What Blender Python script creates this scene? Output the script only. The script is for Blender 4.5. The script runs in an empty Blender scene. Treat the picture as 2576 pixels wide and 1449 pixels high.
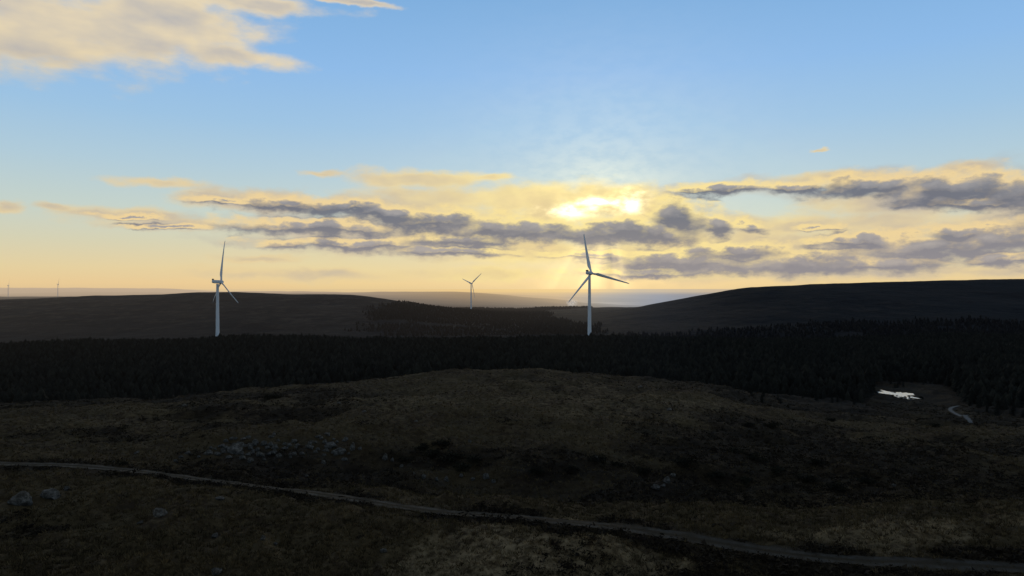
import bpy, bmesh, math, random
import numpy as np
from mathutils import Vector
random.seed(7); rng = np.random.default_rng(11)
scene = bpy.context.scene
col = scene.collection
scene.view_settings.view_transform = 'Standard'
scene.view_settings.look = 'None'
scene.view_settings.exposure = 0
R = math.radians
CZ = 100.0; F = 1718.0; U0 = 1288.0; V0 = 724.5

def s2l(c):
    c = c / 255.0
    return c / 12.92 if c <= 0.04045 else ((c + 0.055) / 1.055) ** 2.4
def S(r, g, b): return (s2l(r), s2l(g), s2l(b), 1.0)

# ------------------------------------------------------------------ noise
def _h(ix, iy, seed):
    n = (ix.astype(np.int64) * 374761393 + iy.astype(np.int64) * 668265263 + seed * 974634777) & 0xFFFFFFFF
    n = ((n ^ (n >> 13)) * 1274126177) & 0xFFFFFFFF
    n = n ^ (n >> 16)
    return (n & 0xFFFFFF) / float(0xFFFFFF)
def vnoise(x, y, seed=0):
    xi = np.floor(x); yi = np.floor(y); fx = x - xi; fy = y - yi
    fx = fx * fx * fx * (fx * (fx * 6 - 15) + 10); fy = fy * fy * fy * (fy * (fy * 6 - 15) + 10)
    a = _h(xi, yi, seed); b = _h(xi + 1, yi, seed); c = _h(xi, yi + 1, seed); d = _h(xi + 1, yi + 1, seed)
    return (a * (1 - fx) + b * fx) * (1 - fy) + (c * (1 - fx) + d * fx) * fy
def fbm(x, y, wl, octs=4, seed=0):
    t = np.zeros_like(x); a = 1.0; s = 0
    ca, sa = math.cos(.6), math.sin(.6)
    x = x / wl; y = y / wl
    for k in range(octs):
        t += a * (vnoise(x, y, seed + k * 17) - .5); s += a; a *= .5
        x, y = (x * ca - y * sa) * 2.03 + 11.3, (x * sa + y * ca) * 2.03 + 5.7
    return t / s * 2
def sstep(a, b, x):
    t = np.clip((x - a) / (b - a), 0, 1); return t * t * (3 - 2 * t)

# ------------------------------------------------------------------ terrain heights
UC = [-900, -500, 0, 300, 600, 900, 1150, 1340, 1500, 1700, 1900, 2100, 2300, 2576, 3076, 3500]
T = {
 15:   [24]*16,
 70:   [24,24,24,24,24,24,24,24,24,24,24,24,24,24,24,24],
 82:   [24,24,24,24,24.2,24.8,25.5,26,26.3,26.6,26.8,26.8,26.6,26.5,26.5,26.5],
 98:   [24.3,24.3,24.4,25.2,26.8,29.2,30.3,30.3,30,29.8,29.8,29.6,29.2,28.8,28,28],
 112:  [26.4,26.4,26.6,27.6,28.4,29.0,28.6,28,28,28.8,29.9,30.2,29.9,29.6,29,29],
 130:  [27.2,27.2,27.2,27.2,27.0,27.2,26.9,26.8,27.2,28.4,30.6,31.4,31.2,31.2,31,31],
 160:  [30,30,29.4,28.2,27.3,27.0,26.8,26.6,27.1,28.5,31.5,34,34,34,34,34],
 200:  [36,36,35,33,30.6,28.2,27.4,26.8,27.6,29.4,34.4,37.2,38.2,38.2,38,38],
 235:  [42,42,42,39.5,36,31.4,29,27.3,29,31.2,37,40.5,41.5,41.5,42,42],
 260:  [45,45,45,43,40,36,34,32,34,36,40,43,44.5,44,44,44],
 300:  [48,48,48,47,45,43,41,40,41,43,45,46.5,47,47,47,47],
 400:  [53,53,52,50,49,48,47,46,46,47,48,49,50,50,50,50],
 560:  [57,57,56.5,53,51,52,51,51,48.5,50,52,53,54,54,54,54],
 650:  [71,71,71,71,71,68,66,64,63.7,63.7,63,62,60,60,60,60],
 800:  [76,76,76,76,76,74,72,72,72,70,66,62,60,58,58,58],
 1000: [66,66,66,66,66,68,66,66,66,62,54,50,48,46,44,44],
 1200: [44,44,44,42,40,44,62,64,62,48,30,24,22,20,18,18],
 1500: [24,24,24,11,8.5,14,52,64,63,26,-6,-12,-17,-23,-32,-36],
 1800: [40,40,40,30,30,40,66,69,64,42,15,8,4,0,-8,-10],
 2200: [50,50,50,50,50,60,66,68,63,60,40,30,30,30,30,30],
 3000: [60,60,60,60,60,80,100,110,110,110,90,80,80,80,80,80],
 4200: [50,50,50,52,56,90,120,140,150,150,150,150,150,150,150,150],
 6000: [90,90,90,95,100,120,140,175,205,225,225,225,225,225,225,225],
 7500: [90,90,90,90,90,95,118,168,222,246,250,250,250,250,250,250],
 9500: [90,90,90,90,70,44,52,130,214,250,256,256,256,256,256,256],
 11000:[60,60,60,70,90,110,130,200,250,256,258,258,258,258,258,258],
 14000:[-25,-25,-22,-10,60,110,130,180,240,262,262,262,262,262,262,262],
 18000:[60,60,60,90,180,240,250,262,262,248,262,262,262,262,262,262],
 24000:[240,240,240,245,250,262,262,262,262,225,245,262,262,262,262,262],
 30000:[270]*16,
 140000:[280]*16,
}
ys = np.array(sorted(T)); tab = np.array([T[k] for k in ys], float)
uf = np.arange(-900, 3501, 10.0); lf = np.arange(math.log(15), math.log(140000), .01)
t1 = np.stack([np.interp(uf, UC, r) for r in tab])
t2 = np.stack([np.interp(lf, np.log(ys), t1[:, j]) for j in range(len(uf))], 1)
def blur(a, sig, axis):
    n = int(sig * 3); k = np.exp(-.5 * (np.arange(-n, n + 1) / sig) ** 2); k /= k.sum()
    pad = [(0, 0), (0, 0)]; pad[axis] = (n, n)
    return np.apply_along_axis(lambda m: np.convolve(m, k, 'valid'), axis, np.pad(a, pad, mode='edge'))
t2 = blur(blur(t2, 5.0, 1), 2.6, 0)
def base_h(x, y):
    x = np.asarray(x, float); y = np.asarray(y, float)
    u = np.clip((U0 + F * x / y - uf[0]) / 10.0, 0, len(uf) - 1.001)
    l = np.clip((np.log(y) - lf[0]) / .01, 0, len(lf) - 1.001)
    ui = u.astype(int); li = l.astype(int); fu = u - ui; fl = l - li
    d = (t2[li, ui] * (1 - fu) + t2[li, ui + 1] * fu) * (1 - fl) + (t2[li + 1, ui] * (1 - fu) + t2[li + 1, ui + 1] * fu) * fl
    return CZ - d
MARCH = np.exp(np.arange(math.log(30), math.log(30000), .0015))
def at(u, v, hf=None):
    hf = hf or base_h
    x = (u - U0) / F * MARCH; zr = CZ - (v - V0) / F * MARCH
    hit = np.nonzero(hf(x, MARCH) >= zr)[0]
    i = hit[0] if len(hit) else len(MARCH) - 1
    return float(x[i]), float(MARCH[i])
TRK = [(-330,1150),(-120,1156),(0,1160),(120,1160),(250,1162),(400,1171),(600,1195),(830,1234),(1100,1275),(1400,1308),(1700,1347),(1900,1383),(2100,1408),(2350,1420),(2576,1430),(2800,1446)]
def flat(u, v):
    Y = 24.0 * F / (v - V0); return ((u - U0) / F * Y, Y)
trk = [flat(*p) for p in TRK]
def smooth_path(p, n=8):
    out = []
    for i in range(len(p) - 1):
        p0 = np.array(p[max(i - 1, 0)]); p1 = np.array(p[i]); p2 = np.array(p[i + 1]); p3 = np.array(p[min(i + 2, len(p) - 1)])
        for k in range(n):
            t = k / n
            out.append(.5 * ((2 * p1) + (-p0 + p2) * t + (2 * p0 - 5 * p1 + 4 * p2 - p3) * t * t + (-p0 + 3 * p1 - 3 * p2 + p3) * t ** 3))
    out.append(np.array(p[-1])); return np.array(out)
trk = smooth_path(trk)
FT = smooth_path([at(2412,1022), at(2394,1027), at(2392,1034), at(2408,1044), at(2430,1055), at(2444,1066)], 8)
def pdist(x, y, path):
    d = np.full(x.shape, 1e9)
    for i in range(len(path) - 1):
        ax, ay = path[i]; bx, by = path[i + 1]; dx, dy = bx - ax, by - ay
        t = np.clip(((x - ax) * dx + (y - ay) * dy) / (dx * dx + dy * dy + 1e-9), 0, 1)
        d = np.minimum(d, np.hypot(x - ax - t * dx, y - ay - t * dy))
    return d
POND = at(2258, 993); PZ = float(base_h(*POND))
def noise_h(x, y):
    near = 1 - sstep(260, 600, y)
    n = near * (1.6 * fbm(x, y, 26, 3, 3) + 1.0 * fbm(x, y, 8, 3, 21) + .4 * fbm(x, y, 1.9, 2, 33))
    mid = sstep(500, 1000, y) * (1 - sstep(5000, 8000, y))
    n += mid * (5.5 * fbm(x, y, 210, 6, 41))
    far = sstep(5000, 8000, y)
    n += far * (58 * fbm(x, y, 1900, 4, 51)) * (1 - sstep(20000, 30000, y))
    return n
def H(x, y):
    x = np.asarray(x, float); y = np.asarray(y, float)
    shp = np.broadcast(x, y).shape
    x = np.broadcast_to(x, shp).ravel().copy(); y = np.broadcast_to(y, shp).ravel().copy()
    b = base_h(x, y); n = noise_h(x, y)
    m = y < 135
    if m.any():
        d = pdist(x[m], y[m], trk); n[m] *= .12 + .88 * sstep(1.6, 7, d)
    m = (y > 200) & (y < 400) & (x > 60)
    if m.any():
        d = pdist(x[m], y[m], FT); n[m] *= sstep(2, 8, d)
        q = np.hypot((x[m] - POND[0]) / 12, (y[m] - POND[1]) / 24)
        w = 1 - sstep(.8, 1.5, q); hb = b[m] + n[m]; hb = hb * (1 - w) + PZ * w
        b[m] = hb; n[m] = 0
    return (b + n).reshape(shp)

# ------------------------------------------------------------------ mesh helpers
def link(name, me, mat=None, parent=None):
    if mat: me.materials.append(mat)
    o = bpy.data.objects.new(name, me); col.objects.link(o); o.parent = parent
    return o
def np_mesh(name, V, Fc, smooth=False, attrs=None):
    me = bpy.data.meshes.new(name); V = np.asarray(V, np.float32); Fc = np.asarray(Fc, np.int32)
    k = Fc.shape[1]
    me.vertices.add(len(V)); me.vertices.foreach_set('co', V.ravel())
    me.loops.add(Fc.size); me.loops.foreach_set('vertex_index', Fc.ravel())
    me.polygons.add(len(Fc)); me.polygons.foreach_set('loop_start', np.arange(0, Fc.size, k, dtype=np.int32))
    if smooth: me.polygons.foreach_set('use_smooth', np.ones(len(Fc), bool))
    for a, d in (attrs or {}).items():
        at_ = me.attributes.new(a, 'FLOAT', 'POINT'); at_.data.foreach_set('value', np.asarray(d, np.float32))
    me.update(calc_edges=True)
    return me
def tag(o, label, cat, group=None, kind=None):
    if label: o['label'] = label
    if cat: o['category'] = cat
    if group: o['group'] = group
    if kind: o['kind'] = kind
    return o
def empty(name, loc, rz=0):
    o = bpy.data.objects.new(name, None); col.objects.link(o); o.location = loc; o.rotation_euler = (0, 0, rz); o.empty_display_size = .5
    return o

# ------------------------------------------------------------------ node helpers
class NT:
    def __init__(s, nt): s.nt = nt
    def new(s, t): return s.nt.nodes.new(t)
    def put(s, sock, v):
        if isinstance(v, bpy.types.NodeSocket): s.nt.links.new(v, sock)
        elif v is not None: sock.default_value = v
    def m(s, op, a, b=None, c=None, clamp=False):
        n = s.new('ShaderNodeMath'); n.operation = op; n.use_clamp = clamp
        for i, v in enumerate((a, b, c)): s.put(n.inputs[i], v)
        return n.outputs[0]
    def v(s, op, a, b=None, c=None):
        n = s.new('ShaderNodeVectorMath'); n.operation = op
        for i, x in enumerate((a, b, c)): s.put(n.inputs[i], x)
        return n.outputs['Value'] if op in ('LENGTH', 'DOT_PRODUCT', 'DISTANCE') else n.outputs['Vector']
    def comb(s, x, y, z=0.0):
        n = s.new('ShaderNodeCombineXYZ')
        for i, q in enumerate((x, y, z)): s.put(n.inputs[i], q)
        return n.outputs[0]
    def sep(s, a):
        n = s.new('ShaderNodeSeparateXYZ'); s.put(n.inputs[0], a); return n.outputs
    def mix(s, f, a, b, blend='MIX'):
        n = s.new('ShaderNodeMix'); n.data_type = 'RGBA'; n.blend_type = blend; n.clamp_factor = True
        s.put(n.inputs[0], f); s.put(n.inputs[6], a); s.put(n.inputs[7], b); return n.outputs[2]
    def ss(s, x, a, b):
        n = s.new('ShaderNodeMapRange'); n.interpolation_type = 'SMOOTHSTEP'
        s.put(n.inputs[0], x); n.inputs[1].default_value = a; n.inputs[2].default_value = b
        n.inputs[3].default_value = 0; n.inputs[4].default_value = 1; return n.outputs[0]
    def noise(s, vec, scale, detail=4, rough=.55, dist=0.0):
        n = s.new('ShaderNodeTexNoise'); s.put(n.inputs['Vector'], vec); n.inputs['Scale'].default_value = scale
        n.inputs['Detail'].default_value = detail; n.inputs['Roughness'].default_value = rough; n.inputs['Distortion'].default_value = dist
        return n
    def ramp(s, f, stops, interp='LINEAR'):
        n = s.new('ShaderNodeValToRGB'); n.color_ramp.interpolation = interp; e = n.color_ramp.elements
        while len(e) < len(stops): e.new(.5)
        for el, (p, c) in zip(e, stops): el.position = p; el.color = c
        s.put(n.inputs[0], f); return n.outputs[0]
    def attr(s, name):
        n = s.new('ShaderNodeAttribute'); n.attribute_name = name; return n.outputs['Fac']

SUN_AZ = math.atan((1510 - U0) / F); SUN_EL = R(6.8)

# painted haze: glowing colour mixed into land, trees and turbines by world distance
hg = bpy.data.node_groups.new('painted_haze', 'ShaderNodeTree')
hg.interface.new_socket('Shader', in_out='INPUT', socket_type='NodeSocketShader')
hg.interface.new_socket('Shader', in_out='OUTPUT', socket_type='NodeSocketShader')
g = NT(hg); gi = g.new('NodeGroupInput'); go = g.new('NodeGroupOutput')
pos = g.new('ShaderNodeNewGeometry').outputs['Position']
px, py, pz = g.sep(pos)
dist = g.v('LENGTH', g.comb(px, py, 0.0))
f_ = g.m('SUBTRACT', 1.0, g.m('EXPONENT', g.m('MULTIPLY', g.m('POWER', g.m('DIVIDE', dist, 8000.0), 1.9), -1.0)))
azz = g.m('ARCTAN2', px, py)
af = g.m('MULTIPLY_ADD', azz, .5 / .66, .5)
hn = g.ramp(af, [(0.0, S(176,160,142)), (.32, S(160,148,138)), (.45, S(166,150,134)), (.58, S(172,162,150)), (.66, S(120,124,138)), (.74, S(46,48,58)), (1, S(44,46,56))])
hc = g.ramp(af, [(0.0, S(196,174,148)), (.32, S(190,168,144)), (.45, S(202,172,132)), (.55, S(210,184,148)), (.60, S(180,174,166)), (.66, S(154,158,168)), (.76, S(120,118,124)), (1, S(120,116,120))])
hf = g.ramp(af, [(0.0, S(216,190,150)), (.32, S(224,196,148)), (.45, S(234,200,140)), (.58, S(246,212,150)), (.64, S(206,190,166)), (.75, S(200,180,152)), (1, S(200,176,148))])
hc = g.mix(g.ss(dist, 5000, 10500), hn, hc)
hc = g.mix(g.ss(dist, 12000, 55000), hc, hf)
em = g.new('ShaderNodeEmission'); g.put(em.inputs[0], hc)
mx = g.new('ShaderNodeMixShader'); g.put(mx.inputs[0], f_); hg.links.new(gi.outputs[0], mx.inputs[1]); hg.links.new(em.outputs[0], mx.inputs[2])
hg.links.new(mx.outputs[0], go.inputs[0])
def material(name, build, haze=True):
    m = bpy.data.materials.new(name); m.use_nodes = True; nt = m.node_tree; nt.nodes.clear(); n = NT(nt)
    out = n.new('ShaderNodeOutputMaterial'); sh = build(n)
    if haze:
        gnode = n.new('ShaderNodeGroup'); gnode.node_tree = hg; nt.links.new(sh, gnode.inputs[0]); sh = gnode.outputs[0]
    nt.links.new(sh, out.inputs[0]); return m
def principled(n, color, rough=.9, spec=.15, normal=None):
    b = n.new('ShaderNodeBsdfPrincipled'); n.put(b.inputs['Base Color'], color); n.put(b.inputs['Roughness'], rough)
    b.inputs['Specular IOR Level'].default_value = spec
    if normal is not None: n.put(b.inputs['Normal'], normal)
    return b.outputs[0]
def bump(n, h, strength=.5, dist=.1):
    b = n.new('ShaderNodeBump'); b.inputs['Strength'].default_value = strength; b.inputs['Distance'].default_value = dist; n.put(b.inputs['Height'], h); return b.outputs[0]

def ground_mat(n):
    p = n.new('ShaderNodeNewGeometry').outputs['Position']
    n1 = n.noise(p, .09, 5, .6).outputs[0]; n2 = n.noise(p, .9, 5, .65).outputs[0]; n3 = n.noise(p, 4.5, 3, .7).outputs[0]
    c = n.mix(n.ss(n1, .38, .62), (.044, .0268, .0138, 1), (.070, .0468, .021, 1))
    c = n.mix(n.ss(n2, .42, .7), c, (.110, .0735, .0345, 1))
    c = n.mix(n.m('MULTIPLY', n.ss(n3, .45, .72), .65), c, (.018, .0118, .0073, 1))
    pale = n.m('MULTIPLY', n.attr('pale'), n.ss(n2, .32, .66))
    c = n.mix(pale, c, (.29, .200, .108, 1))
    heath_or_shade = n.m('MULTIPLY', n.attr('heath_or_shade'), n.ss(n1, .15, .4))
    c = n.mix(n.m('MULTIPLY', heath_or_shade, .86), c, (.015, .0105, .0073, 1))
    hh = n.m('ADD', n2, n.m('MULTIPLY', n3, .5))
    return principled(n, c, .95, .05, bump(n, hh, .85, .4))
M_ground = material('moor_grass_ground', ground_mat)
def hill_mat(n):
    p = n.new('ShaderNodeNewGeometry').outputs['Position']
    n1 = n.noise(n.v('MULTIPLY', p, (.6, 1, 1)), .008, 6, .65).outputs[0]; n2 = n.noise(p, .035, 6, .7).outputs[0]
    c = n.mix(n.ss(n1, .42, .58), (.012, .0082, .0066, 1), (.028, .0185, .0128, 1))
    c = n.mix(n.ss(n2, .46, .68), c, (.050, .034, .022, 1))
    c = n.mix(n.m('MULTIPLY', n.attr('heath_or_shade'), .88), c, (.0075, .0070, .0078, 1))
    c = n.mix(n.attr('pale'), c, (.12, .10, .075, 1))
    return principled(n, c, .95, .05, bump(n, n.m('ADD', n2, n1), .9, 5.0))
M_hill = material('moor_hillside', hill_mat)
def track_mat(c_far, c_near, lo, hi, plain=False):
    def f(n):
        p = n.new('ShaderNodeNewGeometry').outputs['Position']
        px_ = n.sep(p)[0]
        n1 = n.noise(p, .5, 5, .7).outputs[0]; n2 = n.noise(p, 5, 4, .7).outputs[0]
        e = n.attr('across'); fade = n.ss(px_, 45.0, -45.0)
        if plain: rut = n.ss(n.m('ABSOLUTE', e), 1.1, .5)
        else: rut = n.m('MULTIPLY', n.ss(n.m('ABSOLUTE', n.m('SUBTRACT', n.m('ABSOLUTE', e), .48)), .44, .1), n.ss(n1, lo, hi))
        peb = n.mix(fade, c_far, c_near)
        c = n.mix(rut, (.042, .030, .018, 1), peb)
        c = n.mix(n.m('MULTIPLY', n.ss(n2, .46, .68), .75), c, (.036, .028, .019, 1))
        return principled(n, c, .95, .05, bump(n, n2, .9, .12))
    return f
M_track = material('gravel_track', track_mat((.070, .060, .050, 1), (.130, .103, .078, 1), .32, .66))
M_path = material('pale_gravel_path', track_mat((.17, .16, .15, 1), (.17, .16, .15, 1), .1, .3, True))
def rock_mat(n):
    p = n.new('ShaderNodeTexCoord').outputs['Object']
    n1 = n.noise(p, 1.7, 5, .65).outputs[0]; n2 = n.noise(p, 6, 5, .75).outputs[0]
    c = n.mix(n.ss(n1, .38, .65), (.085, .071, .058, 1), (.25, .215, .18, 1))
    c = n.mix(n.ss(n2, .48, .66), c, (.038, .031, .023, 1))
    return principled(n, c, .9, .05, bump(n, n.m('ADD', n1, n2), 1.0, .3))
M_rock = material('lichen_granite', rock_mat)
def veg_mat(c0, c1):
    def f(n):
        t = n.attr('tint'); p = n.new('ShaderNodeNewGeometry').outputs['Position']
        k = n.noise(p, .22, 3).outputs[0]
        c = n.mix(n.m('MULTIPLY_ADD', n.m('SUBTRACT', k, .5), 1.2, t), c0, c1)
        return principled(n, c, .9, .05)
    return f
M_needle = material('conifer_needles', veg_mat((.015, .0138, .011, 1), (.031, .0275, .020, 1)))
M_farneedle = material('far_conifer_needles', veg_mat((.013, .0112, .0108, 1), (.025, .021, .018, 1)))
M_bark = material('conifer_bark', lambda n: principled(n, n.mix(n.noise(n.new('ShaderNodeTexCoord').outputs['Object'], 5, 4).outputs[0], (.015, .012, .01, 1), (.05, .042, .034, 1))))
M_grass = material('moor_grass_blades', veg_mat((.037, .0245, .0122, 1), (.148, .098, .045, 1)))
M_straw = material('pale_straw_blades', veg_mat((.08, .054, .028, 1), (.35, .243, .125, 1)))
M_heather = material('heather_sprigs', veg_mat((.015, .0103, .007, 1), (.046, .031, .0175, 1)))
M_gorse = material('gorse_leaves', veg_mat((.009, .0085, .0055, 1), (.030, .025, .013, 1)))
def paint(c):
    def f(n):
        p = n.new('ShaderNodeTexCoord').outputs['Object']
        k = n.noise(n.v('MULTIPLY', p, (1, 1, .12)), .8, 4).outputs[0]
        return principled(n, n.mix(n.ss(k, .3, .75), c, tuple(x * .86 for x in c[:3]) + (1,)), .5, .3)
    return f
M_white = material('white_turbine_paint', paint((.72, .74, .76, 1)))
M_blade = material('white_blade_paint', paint((.84, .85, .86, 1)))
M_dark = material('dark_turbine_vent', paint((.06, .06, .065, 1)))
def water_mat(scale, rough, base, spec, strength, metal=0.0):
    def f(n):
        p = n.new('ShaderNodeNewGeometry').outputs['Position']
        b = n.new('ShaderNodeBsdfPrincipled'); b.inputs['Base Color'].default_value = base; b.inputs['Roughness'].default_value = rough
        b.inputs['Specular IOR Level'].default_value = spec; b.inputs['IOR'].default_value = 1.6; b.inputs['Metallic'].default_value = metal
        n.put(b.inputs['Normal'], bump(n, n.noise(p, scale, 3).outputs[0], strength, .2)); return b.outputs[0]
    return f
M_pond = material('still_pond_water', water_mat(1.4, .03, (.8, .82, .85, 1), .9, .14, .55))
M_sea = material('sea_water', water_mat(.01, .5, (.20, .24, .32, 1), .1, .1))

# ------------------------------------------------------------------ ground and hills
EU = [-900, -500, 0, 300, 600, 900, 1150, 1340, 1500, 1700, 1900, 2100, 2170, 2205, 2385, 2440, 2576, 3500]
EY = [226, 224, 218, 228, 248, 258, 258, 268, 254, 240, 226, 214, 214, 345, 345, 228, 212, 208]
def forest_edge(u): return np.interp(u, EU, EY)
def wob(x, y): return 40 * fbm(x, y, 14, 3, 111)
def mid_forest(x, y):
    jit = (90 * fbm(x, y, 260, 4, 77) + 60 * (_h(np.floor(x), np.floor(y), 5) - .5)) * (1 - .7 * sstep(1150, 1450, y))
    u = U0 + F * x / y + jit
    L = np.interp(y, [950, 1000, 1300, 1450, 1600, 2000, 2400], [855, 860, 950, 1020, 1040, 1035, 1040]); Rr = np.interp(y, [950, 1000, 1400, 1800, 2050, 2150, 2400], [1480, 1470, 1400, 1370, 1380, 1490, 1490])
    a = (y > 960) & (y < 2330) & (u > L) & (u < Rr)
    b = (y > 770) & (y < 960 + jit) & (u > np.interp(y, [770, 1000, 1300], [1500, 1560, 1640]) ) & (fbm(x, y, 160, 3, 78) > -.35)
    return a | b
ucols = np.concatenate([np.arange(-700, -60, 14.0), np.arange(-60, 2640, 4.0), np.arange(2640, 3300, 14.0)])
def sheet(name, yrows, mat, hill=False):
    Y, U = np.meshgrid(yrows, ucols, indexing='ij'); X = (U - U0) / F * Y
    x = X.ravel(); y = Y.ravel(); u = U.ravel(); z = H(x, y)
    ny, nx = Y.shape; i = np.arange((ny - 1) * nx).reshape(ny - 1, nx)[:, :-1].ravel()
    faces = np.stack([i, i + 1, i + nx + 1, i + nx], 1)
    heath_or_shade = np.zeros_like(x); pale = np.zeros_like(x)
    if hill:
        heath_or_shade = mid_forest(x, y).astype(float) * .7
        right = sstep(1400, 1660, u + 60 * fbm(x, y, 300, 3, 5)) * (1 - sstep(2500, 4000, y))  # right hill darkened in its colour, standing in for its shadow
        heath_or_shade = np.maximum(heath_or_shade, right * np.clip(.92 + .5 * fbm(x * .6, y, 120, 5, 15), 0, 1))
        heath_or_shade = np.maximum(heath_or_shade, .85 * sstep(.0, .3, fbm(x * .5, y, 190, 5, 25)) * (y < 4500))
        heath_or_shade = np.maximum(heath_or_shade, .8 * (1 - sstep(900, 1160, y + 80 * fbm(x, y, 150, 3, 28))))
        heath_or_shade = np.maximum(heath_or_shade, .8 * ((y > 3300) & (y < 5200)))
        for (uu, vv, rx, ry) in ((1160, 802, 12, 30), (1188, 793, 16, 30)):
            a, b = at(uu, vv); pale = np.maximum(pale, .4 * (1 - sstep(.5, 1.2, np.hypot((x - a) / rx, (y - b) / ry))))
        pp = smooth_path([at(1335, 784), at(1310, 790), at(1292, 801), at(1300, 812)], 5)
        m = (y > 900) & (y < 2600); pale[m] = np.maximum(pale[m], .3 * (1 - sstep(2, 6, pdist(x[m], y[m], pp))))
    else:
        n = fbm(x, y, 22, 4, 61); n2 = fbm(x, y, 6, 3, 67)
        fe = forest_edge(u + wob(x, y))
        heath_or_shade = sstep(-50, 4, y - fe + 30 * n + 10 * n2)
        clr = sstep(2120, 2200, u + wob(x, y)) * sstep(205, 235, y + 10 * n)
        heath_or_shade = np.maximum(heath_or_shade, clr * np.clip(.75 + .6 * n2, 0, 1))
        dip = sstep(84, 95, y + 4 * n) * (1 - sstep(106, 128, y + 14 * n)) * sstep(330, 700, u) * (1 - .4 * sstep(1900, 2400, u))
        heath_or_shade = np.maximum(heath_or_shade, dip * np.clip(1.0 + .8 * n2 + .4 * n, 0, 1))
        knoll = sstep(125, 150, y) * sstep(800, 1050, u) * (1 - sstep(1650, 1850, u))
        heath_or_shade = np.maximum(heath_or_shade, sstep(.0, .4, fbm(x * .5, y, 26, 4, 71) + .35 * n2) * .85 * (1 - .6 * knoll))
        for (uu, vv, rx, ry, k) in ((1380,1400,10,7,1.0),(1250,1372,6,5,.9),(1570,1425,7,4,.6),(1470,1372,5,3,.6),(2340,1335,12,5,.65),(2500,1320,8,5,.6),(2190,1350,8,4,.5),(1150,1400,5,3,.4),(2280,1395,8,3,.4),(1500,1010,26,18,.3),(1700,1020,20,14,.25),(900,1010,30,16,.25),(1000,1020,20,16,.25),(300,1060,18,10,.2),(1340,960,24,18,.25)):
            a, b = at(uu, vv); q = np.hypot((x - a) / rx, (y - b) / ry) + 1.0 * n2 + .6 * n
            pale = np.maximum(pale, k * (1 - sstep(.3, 1.3, q)))
        heath_or_shade = heath_or_shade * (1 - np.clip(pale * 1.3, 0, 1))
        td = np.full_like(x, 99.0); m = y < 135; td[m] = pdist(x[m], y[m], trk)
        heath_or_shade = np.maximum(heath_or_shade, .8 * (1 - sstep(2.2, 5.5, td)) * np.clip(.6 + 1.2 * n2 + .6 * n, 0, 1))
        heath_or_shade *= .4 + .6 * sstep(.8, 1.8, td)
    o = link(name, np_mesh(name, np.stack([x, y, z], 1), faces, True, {'heath_or_shade': heath_or_shade, 'pale': pale}), mat)
    return o
yg = np.exp(np.arange(math.log(18), math.log(800), .0085)); yg = np.append(yg, 800.0)
yh = np.exp(np.linspace(math.log(800), math.log(36000), 440)); yh[0] = 800.0
tag(sheet('ground', yg, M_ground), 'dark moorland ground of heather and rough grass', 'ground', kind='structure')
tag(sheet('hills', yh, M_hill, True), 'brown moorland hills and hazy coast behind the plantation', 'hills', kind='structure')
sea = link('sea', np_mesh('sea', [(-140000, 3500, -150), (140000, 3500, -150), (140000, 150000, -150), (-140000, 150000, -150)], [(0, 1, 2, 3)]), M_sea)
tag(sea, 'distant sea on the horizon below the low sun', 'sea', kind='structure')

def strip(name, path, width, nx, lift, mat):
    d = np.gradient(path, axis=0); d /= np.linalg.norm(d, axis=1)[:, None]; nrm = np.stack([-d[:, 1], d[:, 0]], 1)
    V = []; A = []
    for i, p in enumerate(path):
        wl = random.uniform(.6, 1.25), random.uniform(.6, 1.25)
        for k in range(nx):
            a = -1 + 2 * k / (nx - 1)
            w = width / 2 * (wl[0 if a < 0 else 1] if abs(a) > .99 else 1)
            q = p + nrm[i] * a * w; V.append((q[0], q[1], 0)); A.append(a)
    V = np.array(V); V[:, 2] = H(V[:, 0], V[:, 1]) + lift
    fc = [(i * nx + k, i * nx + k + 1, (i + 1) * nx + k + 1, (i + 1) * nx + k) for i in range(len(path) - 1) for k in range(nx - 1)]
    return link(name, np_mesh(name, V, fc, True, {'across': A}), mat)
def dens(path, step):
    seg = np.linalg.norm(np.diff(path, axis=0), axis=1); s = np.concatenate([[0], np.cumsum(seg)]); t = np.arange(0, s[-1], step)
    return np.stack([np.interp(t, s, path[:, 0]), np.interp(t, s, path[:, 1])], 1)
tag(strip('track', dens(trk, .7), 3.0, 9, .07, M_track), 'pale gravel track crossing the foreground moor', 'track', kind='structure')
tag(strip('path', dens(FT, 1.0), 1.5, 7, .2, M_path), 'short winding pale path beside the dark trees at right', 'path', kind='structure')
# pond
pv = [(POND[0], POND[1], PZ + .06)]; K = 72
for k in range(K):
    a = 2 * math.pi * k / K
    r = 1 + .24 * math.sin(3 * a + 1) + .22 * math.sin(5 * a + .4) + random.uniform(-.32, .32)
    pv.append((POND[0] + 5.0 * r * math.cos(a), POND[1] + 11.0 * r * math.sin(a), PZ + .06))
tag(link('pond', np_mesh('pond', pv, [(0, 1 + k, 1 + (k + 1) % K) for k in range(K)]), M_pond), 'small bright pond in a clearing of dark trees', 'pond', kind='structure')

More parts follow.
